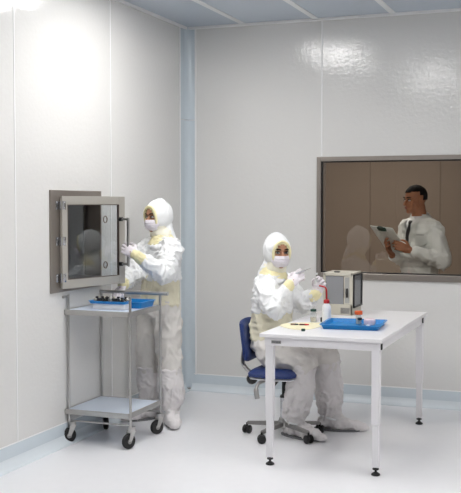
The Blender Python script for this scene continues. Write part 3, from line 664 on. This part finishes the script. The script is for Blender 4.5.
def gowned(label,base,J,bf,hf,hup,hands,seed,seated=False,feet=None):
    root=thing('person',label,'person',base)
    j={k:V(v) for k,v in J.items()}
    bfv=V(bf).normalized(); side=V((0,0,1)).cross(bfv).normalized()
    h=Fr(j['head'],hf,hup)
    # --- body (one continuous skin)
    bm=B(); head_geo(bm,h,j['neck'],ears=False)
    slab(bm,j['neck']-V((0,0,.07)),j['waist'],(.13,.085),(.12,.085),side,6); slab(bm,j['waist'],j['pelvis'],(.12,.085),(.14,.095),side,4)
    for s in 'LR':
        limb(bm,j['sh'+s],j['el'+s],.044,.036); limb(bm,j['el'+s],j['wr'+s],.036,.026); limb(bm,j['neck']-V((0,0,.06)),j['sh'+s],.05,.044)
        limb(bm,j['wr'+s],V(j['wr'+s])+V(hands[s][0]).normalized()*.05,.024,.018)
        limb(bm,j['hip'+s],j['kn'+s],.068,.050); limb(bm,j['kn'+s],j['an'+s],.048,.028)
        t=V(feet[s]).normalized(); limb(bm,j['an'+s]-V((0,0,.03)),V((j['an'+s].x,j['an'+s].y,.046))+t*.12,.026,.018)
    body=obj('body',fuse(bm,.0065,3),M['skin'],root,angle=180)
    face_bits(h,body,lips=False)
    # --- trousers
    bm=B(); slab(bm,j['waist'].lerp(j['pelvis'],.55),j['pelvis']+(V((0,0,-.03)) if not seated else bfv*.02),(.165,.125),(.185,.14) if not seated else (.19,.145),side,4)
    for s in 'LR':
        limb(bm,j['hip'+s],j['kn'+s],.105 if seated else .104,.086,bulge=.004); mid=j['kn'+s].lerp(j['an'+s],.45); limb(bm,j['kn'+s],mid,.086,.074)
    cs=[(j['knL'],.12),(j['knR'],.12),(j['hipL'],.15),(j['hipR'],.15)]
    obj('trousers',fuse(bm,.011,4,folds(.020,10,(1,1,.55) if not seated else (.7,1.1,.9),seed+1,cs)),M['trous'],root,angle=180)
    # --- waist band of paler cream cloth
    bm=B(); slab(bm,j['waist']+V((0,0,.05)),j['waist'].lerp(j['pelvis'],.75),(.172,.130),(.186,.142),side,5)
    obj('waist_panel',fuse(bm,.011,3,folds(.018,9,(1,1,.6),seed+5)),M['cream'],root,angle=180)
    # --- jacket
    bm=B(); top=j['neck']-V((0,0,.075)); slab(bm,top,j['waist']+V((0,0,.055)),(.165,.115),(.182,.135),side,6)
    for s in 'LR':
        limb(bm,top+V((0,0,.02)),j['sh'+s],.075,.078); limb(bm,j['sh'+s],j['el'+s],.082,.070,bulge=.004)
        limb(bm,j['el'+s],j['el'+s].lerp(j['wr'+s],.72),.070,.050)
    cs=[(j['elL'],.13),(j['elR'],.13),(j['shL'],.13),(j['shR'],.13),(top,.1)]
    obj('jacket',fuse(bm,.008,5,folds(.021,11,(1,1,1),seed+2,cs)),M['suit'],root,angle=180)
    for s in 'LR':
        a=j['el'+s].lerp(j['wr'+s],.70); b=j['wr'+s]+(j['wr'+s]-j['el'+s]).normalized()*.012
        bm=B(); limb(bm,a,b,.043,.037); obj('sleeve_cuff',fuse(bm,.007,2,folds(.006,22,None,seed+3)),M['yellow'],root,angle=180)
        hd=hands[s]; bm=B(); hand_geo(bm,j['wr'+s],hd[0],hd[1],hd[2],hd[3],1.0,hd[4] if len(hd)>4 else .5)
        limb(bm,j['wr'+s]-(j['wr'+s]-j['el'+s]).normalized()*.02,j['wr'+s]+V(hd[0]).normalized()*.03,.029,.025)
        obj('glove',fuse(bm,.0042,2),M['glove'],root,angle=180)
        # boot cover: baggy legging + foot
        t=V(feet[s]).normalized(); an=j['an'+s]; mid=j['kn'+s].lerp(an,.14); sd=V((-t.y,t.x,0))
        bm=B(); rings(bm,[mid,mid.lerp(an,.35),mid.lerp(an,.75),an],[.084,.104,.092,.066],18); rings(bm,[mid-(an-mid).normalized()*.03,mid+(an-mid).normalized()*.012],[.092,.082],18); ell(bm,an,(.066,.066,.06),sub=2)
        gz=V((an.x,an.y,0)); heel=gz-t*.035
        for q,(r1,r2,hh) in enumerate(((.052,.050,.055),(.056,.056,.062),(.058,.060,.058),(.058,.060,.050),(.054,.056,.042),(.042,.044,.034))):
            ell(bm,gz+t*(-.035+.052*q)+V((0,0,hh*.95)),(.055,r2,hh),(t,sd,V((0,0,1))),2)
        me=fuse(bm,.009,3,folds(.020,11,(1,1,.8),seed+7,[(an,.15)]))
        for v in me.vertices:
            if v.co.z<.012: v.co.z=.012
        bc=obj('boot_cover',me,M['boot'],root,angle=180)
        bm=B(); n=28; o1=[]
        for i in range(n):
            a=2*PI*i/n; u=math.cos(a); w2=math.sin(a); l=.075+.115*max(u,0)**.9*u+.0; 
            p=gz+t*(.052+ (u*.162))+sd*(w2*(.055+.006*u)); o1.append(p)
        lo3=[bm.verts.new(p+V((0,0,.0005))) for p in o1]; hi3=[bm.verts.new(p+V((0,0,.014))) for p in o1]
        bm.faces.new(lo3[::-1]); bm.faces.new(hi3)
        for i in range(n): k2=(i+1)%n; bm.faces.new((lo3[i],lo3[k2],hi3[k2],hi3[i]))
        obj('sole',bm,M['grey'],bc)
        # ankle strap
        bm=B(); c=an+V((0,0,-.005)); rings(bm,[c+sd*.064*math.cos(a)+t*.066*math.sin(a)+V((0,0,-.018*math.sin(a))) for a in [2*PI*i/20 for i in range(21)]],.007,8,caps=False)
        obj('ankle_strap',bm,M['suit'],bc)
    # --- collar, hood, mask
    bm=B(); nk=j['neck']
    rings(bm,[nk+V((0,0,.030)),nk+V((0,0,.0)),nk-V((0,0,.055))],[.073,.088,.118],24)
    obj('collar',fuse(bm,.008,2,folds(.006,16,(1,1,1.4),seed+9)),M['yellow'],root,angle=180)
    bm=B(); rings(bm,[h.p(0,-.004,-.060),h.p(0,-.010,-.105),nk+V((0,0,.015)),nk],[.072,.074,.078,.080],24); obj('hood_throat',fuse(bm,.008,2,folds(.007,15,None,seed+8)),M['pale'],root,angle=180)
    bm=B(); ell(bm,nk-V((0,0,.068)),(.165,.118,.052),(side,bfv,V((0,0,1)))); 
    obj('hood_cape',fuse(bm,.009,2,folds(.008,12,None,seed+4)),M['suit'],root,angle=180)
    bm=B(); limb(bm,h.p(0,-.045,-.05),nk-bfv*.035-V((0,0,.04)),.064,.078); slab(bm,nk-bfv*.03-V((0,0,.03)),nk-bfv*.02-V((0,0,.075)),(.085,.075),(.14,.10),side,3)
    obj('hood_neck',fuse(bm,.008,3,folds(.010,13,None,seed+6)),M['suit'],root,angle=180)
    cen=(0,-.016,.006); rad=(.095,.114,.118); ol,ou,oc=.66,.70,-.10
    def keep(l,f,u):
        if u<-.86: return False
        return not (f>0 and (l/ol)**2+((u-oc)/ou)**2<1)
    hb=shell(h.p(*cen),rad,h.ax,keep,-.005)
    for v in hb.verts: 
        q=noise.noise(v.co*22); v.co+= (v.co-h.c).normalized()*q*.004
    hood=obj('hood',hb,M['suit'],root,angle=180)
    pts=[]; rim2=[]
    for i in range(40):
        a=2*PI*i/40; l=ol*math.cos(a); u=oc+ou*math.sin(a); f=math.sqrt(max(0,1-l*l-u*u)); pts.append(h.p(cen[0]+l*rad[0],cen[1]+f*rad[1],cen[2]+u*rad[2]))
    bm=B(); rings(bm,pts+[pts[0]],.0095,10,caps=False); obj('hood_trim',bm,M['yellow'],hood)
    # crown seam band of the hood
    bm=B(); band=[]
    for i in range(25):
        a=PI*(.02+.96*i/24); l=math.cos(a); u=math.sin(a); band.append(h.p(cen[0]+l*rad[0]*.985,cen[1]-.018+ (.0),cen[2]+u*rad[2]*1.0+ .004))
    rings(bm,band,.0055,8); obj('hood_seam',bm,M['suit'],hood)
    lin=shell(h.p(0,-.008,.004),(.084,.104,.113),h.ax,lambda l,f,u: not(f>0 and (l/.60)**2+((u+.06)/.56)**2<1),-.004)
    obj('hood_lining',lin,M['yellow'],hood,angle=180)
    def mk(l,f,u): return f>.30 and u>-.93 and u<(.46-.1*abs(l))
    mb=shell(h.p(0,.024,-.048),(.067,.084,.064),h.ax,mk,.003,48,36)
    for v in mb.verts:
        l,f,u=h.inv(v.co); v.co+=h.F*(.0025*math.cos(u*330))+h.F*(.010*math.exp(-(l/.02)**2) if u>-.045 else 0)
    obj('face_mask',mb,M['mask'],root,angle=180)
    return root,h

# standing worker at the hatch door
W1=dict(head=(.268,-1.155,1.503),neck=(.305,-1.135,1.345),shL=(.425,-1.235,1.262),shR=(.165,-1.095,1.262),
 elL=(.435,-1.400,1.100),wrL=(.322,-1.605,1.236),elR=(.125,-1.290,1.070),wrR=(.150,-1.480,1.020),
 waist=(.300,-1.150,1.000),pelvis=(.290,-1.160,.83),hipL=(.365,-1.195,.77),hipR=(.205,-1.130,.77),
 knL=(.400,-1.235,.42),knR=(.200,-1.175,.42),anL=(.408,-1.225,.10),anR=(.215,-1.130,.10))
gowned('person in white hooded cleanroom coverall standing, gloved hand on the hatch door handle',(.30,-1.17,0),W1,(-.55,-.84,0),(-.40,-.92,-.06),(0,0,1),
 dict(L=((-.85,-.12,.50),(-.25,.85,-.1),(0,-.2,.9),(1.0,1.05,1.1,1.15),.8),R=((.08,-.78,-.52),(.1,-.5,-.8),(-.9,0,.1),(.4,.5,.6,.7),.5)),3,
 feet=dict(L=(.50,-.86,0),R=(-.50,-.80,0)))
# seated worker at the bench
W2=dict(head=(1.215,-1.205,1.262),neck=(1.170,-1.180,1.125),shL=(1.215,-1.015,1.015),shR=(1.170,-1.325,1.015),
 elR=(1.265,-1.440,.885),wrR=(1.350,-1.375,1.040),elL=(1.330,-1.000,.875),wrL=(1.448,-1.055,.960),
 waist=(1.165,-1.185,.80),pelvis=(1.160,-1.210,.600),hipR=(1.180,-1.295,.575),hipL=(1.170,-1.125,.575),
 knR=(1.440,-1.290,.520),knL=(1.535,-1.040,.525),anR=(1.370,-1.310,.115),anL=(1.545,-1.030,.100))
gowned('person in white hooded cleanroom coverall and mask seated at the lab table',(1.12,-1.2,0),W2,(.96,-.22,0),(.66,-.75,-.06),(0,0,1),
 dict(R=((.62,.30,.72),(-.1,.75,-.3),(0,.5,.6),(.7,.8,1.0,1.1),.7),L=((.50,-.10,.85),(-.1,-.85,.1),(-.6,-.2,.3),(.9,1.0,1.1,1.2),.7)),11,True,
 feet=dict(R=(.90,-.35,0),L=(.97,.12,0)))
# forceps and small tube held by the seated worker
t=thing('forceps','slim steel forceps held in the seated worker\'s raised right glove','forceps',(1.41,-1.345,1.13))
bm=B(); rings(bm,[(1.375,-1.345,1.118),(1.425,-1.350,1.139),(1.495,-1.355,1.162)],[.004,.0045,.002],8); obj('upper_arm_blade',bm,M['chrome'],t)
bm=B(); rings(bm,[(1.375,-1.345,1.116),(1.425,-1.347,1.132),(1.495,-1.355,1.159)],[.004,.0045,.002],8); obj('lower_arm_blade',bm,M['chrome'],t)
t=thing('sample_vial','small clear vial held upright in the seated worker\'s left glove','vial',(1.48,-1.05,1.06))
bm=B(); lathe(bm,(1.471,-1.087,1.050),[(.006,0),(.0075,.002),(.0075,.05)],14,(-.15,0,1)); obj('vial_body',bm,M['clear'],t)
bm=B(); lathe(bm,(1.4635,-1.087,1.100),[(.008,0),(.0085,.001),(.0085,.012)],14,(-.15,0,1)); obj('cap',bm,M['white'],t)

# ================================================================= MAN BEHIND THE WINDOW
root=thing('person','person in white lab coat and dark tie behind the window reading a clipboard','person',(1.90,.54,0))
mf=V((-.66,-.75,0)).normalized(); ms=V((0,0,1)).cross(mf)
NK=V((1.895,.505,1.500)); HD=Fr(NK+V((-.034,-.035,.125)),(-.72,-.69,-.03),(0,0,1))
j=dict(shL=NK+ms*.178+V((.01,.0,-.112)),shR=NK-ms*.165+V((0,0,-.105)))
j['elL']=j['shL']+V((.075,-.02,-.265)); j['wrL']=V((1.870,.255,1.215))
j['elR']=j['shR']+V((-.02,.0,-.27)); j['wrR']=V((1.700,.330,1.170))
waist=NK+V((0,.02,-.45)); pel=NK+V((0,.02,-.60))
bm=B(); head_geo(bm,HD,NK-V((0,0,.03)),nr=.058)
slab(bm,NK-V((0,0,.10)),waist,(.140,.085),(.135,.095),ms,6); slab(bm,waist,pel,(.135,.095),(.15,.1),ms,3)
for s,sg in (('L',1),('R',-1)):
    limb(bm,NK-V((0,0,.10)),j['sh'+s],.05,.048); limb(bm,j['sh'+s],j['el'+s],.05,.04); limb(bm,j['el'+s],j['wr'+s],.04,.028)
    hp=pel+ms*sg*.09; kn=hp+V((0,-.01,-.43)); an=kn+V((0,.02,-.40)); an.z=.09
    limb(bm,hp,kn,.075,.055); limb(bm,kn,an,.052,.038); limb(bm,an-V((0,0,.03)),V((an.x,an.y,.05))+mf*.15,.04,.03)
hand_geo(bm,j['wrL'],(-.85,-.25,.35),(.2,.75,-.3),(0,-.3,.9),(.55,.65,.75,.85),1.0,.4)
hand_geo(bm,j['wrR'],(-.35,-.55,.62),(.65,-.15,.5),(0,-.3,.9),(.5,.6,.7,.8),1.0,.5)
body=obj('body',fuse(bm,.0055,2),M['skin2'],root,angle=180)
face_bits(HD,body)
# hair: cap shell with forehead, ears and neck left free
def kh(l,f,u):
    if f>.15: return u>.42-.08*(1-abs(l))
    if f>-.25: return u>.12 if abs(l)>.4 else u>.42
    return u>-.38
hb=shell(HD.p(0,-.013,.032),(.080,.1015,.094),HD.ax,kh,-.006)
for v in hb.verts: v.co+=(v.co-HD.c).normalized()*noise.noise(v.co*60)*.003
obj('hair',hb,M['hair'],root,angle=180)
# shirt
bm=B(); slab(bm,NK-V((0,0,.09)),waist,(.160,.108),(.145,.108),ms,6); ell(bm,NK-V((0,0,.062)),(.115,.092,.048),(ms,mf,V((0,0,1)))); ell(bm,NK-V((0,0,.03)),(.076,.074,.045),(ms,mf,V((0,0,1)))); obj('shirt',fuse(bm,.009,3),M['shirt'],root,angle=180)
cf=Fr(NK,mf)
bm=B(); n=24; r0=.066
lo4=[];hi4=[];hi5=[]
for i in range(n+1):
    a=math.radians(-68)+ -2*PI*0 + (2*PI-math.radians(44))*i/n+math.radians(180-22+0)*0
    a=PI/2+math.radians(14)+(2*PI-math.radians(28))*i/n
    dx,dy=math.cos(a),math.sin(a)
    lo4.append(bm.verts.new(cf.p(dx*(r0+.012),dy*(r0+.012)-.002,-.060-.01*dy))); hi4.append(bm.verts.new(cf.p(dx*(r0+.004),dy*(r0+.008)-.002,.022-.040*(dy+1)/2))); hi5.append(bm.verts.new(cf.p(dx*(r0+.018),dy*(r0+.024)-.002,-.018-.045*(dy+1)/2)))
for i in range(n): bm.faces.new((lo4[i],lo4[i+1],hi4[i+1],hi4[i])); bm.faces.new((hi4[i],hi4[i+1],hi5[i+1],hi5[i]))
bmesh.ops.solidify(bm,geom=bm.faces[:],thickness=.003); obj('shirt_collar',bm,M['shirt'],root)
# tie
bm=B()
def tpiece(rows):
    A=[]
    for (u,f,w_) in rows: A.append([bm.verts.new(cf.p(l,ff,u)) for l,ff in ((-w_,f),(0,f+.004),(w_,f),(w_,f-.004),(-w_,f-.004))])
    for q in range(len(A)-1):
        for k2 in range(5): m2=(k2+1)%5; bm.faces.new((A[q][k2],A[q][m2],A[q+1][m2],A[q+1][k2]))
    bm.faces.new(A[0][::-1]); bm.faces.new(A[-1])
tpiece([(-.045,.092,.020),(-.060,.102,.021),(-.082,.104,.013)]); tpiece([(-.078,.106,.014),(-.15,.124,.024),(-.23,.128,.028)])
obj('tie',bm,M['tie'],root,angle=30)
# coat
bm=B(); top=NK-V((0,0,.085)); slab(bm,top,waist,(.185,.120),(.185,.140),ms,7); slab(bm,waist,pel-V((0,0,.12)),(.185,.14),(.215,.165),ms,5)
for s in 'LR':
    limb(bm,top+V((0,0,.035)),j['sh'+s],.062,.070); limb(bm,j['sh'+s],j['el'+s],.074,.066); limb(bm,j['el'+s],j['el'+s].lerp(j['wr'+s],.86),.070,.048)
me=fuse(bm,.008,3,folds(.016,9,(1,1,.8),21,[(j['elL'],.12),(j['elR'],.12),(j['shL'],.1)]))
def vtest(p):
    l,f,u=cf.inv(p)
    if u>-.02 and abs(l)<.1: return True
    return f>.03 and u>-.22 and abs(l)<.002+(u+.22)*.36
from mathutils.bvhtree import BVHTree
tmpb=bmesh.new(); tmpb.from_mesh(me); tree=BVHTree.FromBMesh(tmpb)
def front(l,u,off=.006):
    hit=tree.ray_cast(cf.p(l,.5,u),-cf.F)
    f=cf.inv(hit[0])[1] if hit[0] is not None else .05
    return cf.p(l,f+off,u)
coat=obj('lab_coat',prune(me,vtest),M['coat'],root,angle=180)
for s_ in (-1,1):                                  # lapels following the opening
    bm=B(); inner=[(.068,-.035),(.053,-.07),(.044,-.10),(.033,-.13),(.022,-.16),(.012,-.19),(.004,-.215),(.0,-.24)]
    outer=[(.092,-.050),(.108,-.075),(.092,-.105),(.100,-.120),(.078,-.155),(.052,-.195),(.026,-.235),(.004,-.262)]
    A=[bm.verts.new(front(s_*l,u,.010)) for l,u in inner]; Bq=[bm.verts.new(front(s_*l,u,.015)) for l,u in outer]
    for q in range(len(A)-1): bm.faces.new((A[q],A[q+1],Bq[q+1],Bq[q]))
    bmesh.ops.solidify(bm,geom=bm.faces[:],thickness=.005); obj('lapel',bm,M['coat'],coat,smooth=False)
bm=B(); n=20; A=[];Bq=[]
for i in range(n+1):                               # collar standing round the back of the neck
    a=math.radians(-28)-(math.radians(124))*i/n*0; a=math.radians(180+28)+0; 
    a=math.radians(152)+math.radians(236)*i/n
    dx,dy=math.cos(a),math.sin(a)
    A.append(bm.verts.new(cf.p(dx*.080,dy*.080-.004,.006))); Bq.append(bm.verts.new(cf.p(dx*.112,dy*.104-.004,-.042)))
for q in range(n): bm.faces.new((A[q],A[q+1],Bq[q+1],Bq[q]))
bmesh.ops.solidify(bm,geom=bm.faces[:],thickness=.006); obj('coat_collar',bm,M['coat'],coat)
mxp=None
bm=B(); G=[[front(.075+.012*a,-.175-.02*b,.004) for a in range(8)] for b in range(6)]
gv=[[bm.verts.new(p) for p in r] for r in G]
for b in range(5):
    for a in range(7): bm.faces.new((gv[b][a],gv[b][a+1],gv[b+1][a+1],gv[b+1][a]))
bmesh.ops.solidify(bm,geom=bm.faces[:],thickness=.003); obj('breast_pocket',bm,M['coat'],coat)
bm=B(); x=.085
for wd in (.007,.004,.009,.005,.008,.006):
    q=[front(x,-.158,.004),front(x+wd,-.158,.004),front(x+wd,-.165,.004),front(x,-.165,.004)]; bm.faces.new([bm.verts.new(p) for p in q]); x+=wd+.003
bmesh.ops.solidify(bm,geom=bm.faces[:],thickness=.002); obj('name_embroidery',bm,M['ink'],coat,smooth=False)
for zz in (-.38,-.48):
    q_=front(0,zz,0); bm=B(); cyl(bm,q_,q_+cf.F*.006,.009,16); obj('coat_button',bm,M['white'],coat)
# trousers and shoes (below the sill)
bm=B(); slab(bm,waist,pel,(.145,.105),(.16,.11),ms,3)
for sg in (-1,1):
    hp=pel+ms*sg*.09; kn=hp+V((0,-.01,-.43)); an=kn+V((0,.02,-.40)); an.z=.11; limb(bm,hp,kn,.092,.072); limb(bm,kn,an,.072,.058)
obj('trousers',fuse(bm,.011,3),M['slacks'],root,angle=180)
for sg in (-1,1):
    hp=pel+ms*sg*.09; bm=B(); g0=V((hp.x,hp.y+.01,0))
    for q in range(6): ell(bm,g0+mf*(-.04+.046*q)+V((0,0,.045-.003*q)),(.05,.046,.045-.003*q),(mf,ms,V((0,0,1))),2)
    me=fuse(bm,.008,3); 
    for v in me.vertices: v.co.z=max(v.co.z,.001)
    obj('shoe',me,M['shoe'],root,angle=180)
# clipboard
cp=thing('clipboard','clipboard with white sheets held up by the person in the lab coat','clipboard',(1.70,.20,1.27))
lx=V((.891,-.451,-.07)).normalized(); ux=-V((.27,.693,-.66)); ux=(ux-lx*ux.dot(lx)).normalized(); nx=lx.cross(ux)
CM=Matrix.Translation(V((1.690,.285,1.300)))@Matrix(((lx.x,ux.x,nx.x),(lx.y,ux.y,nx.y),(lx.z,ux.z,nx.z))).to_4x4()
bm=B(); box(bm,(-.115,-.16,-.002),(.115,.16,.002),.001,CM); obj('board',bm,M['clear'] if False else M['wpaper'],cp,smooth=False)
bm=B(); box(bm,(-.105,-.15,.002),(.105,.135,.004),0,CM); box(bm,(-.105,-.15,-.004),(.105,.14,-.002),0,CM); obj('sheets',bm,M['wpaper'],cp,smooth=False)
bm=B(); box(bm,(-.04,.125,.003),(.04,.158,.012),.002,CM); rings(bm,[CM@V((-.03,.155,.008)),CM@V((-.012,.178,.010)),CM@V((.012,.178,.010)),CM@V((.03,.155,.008))],.0035,8); obj('clip',bm,M['green'],cp,smooth=False)
bm=B()
for i in range(6): box(bm,(-.08,.10-i*.035,-.0048),(.03+.04*((i*7)%3)/2,.104-i*.035,-.0038),0,CM)
obj('printed_lines',bm,M['ink'],cp,smooth=False)
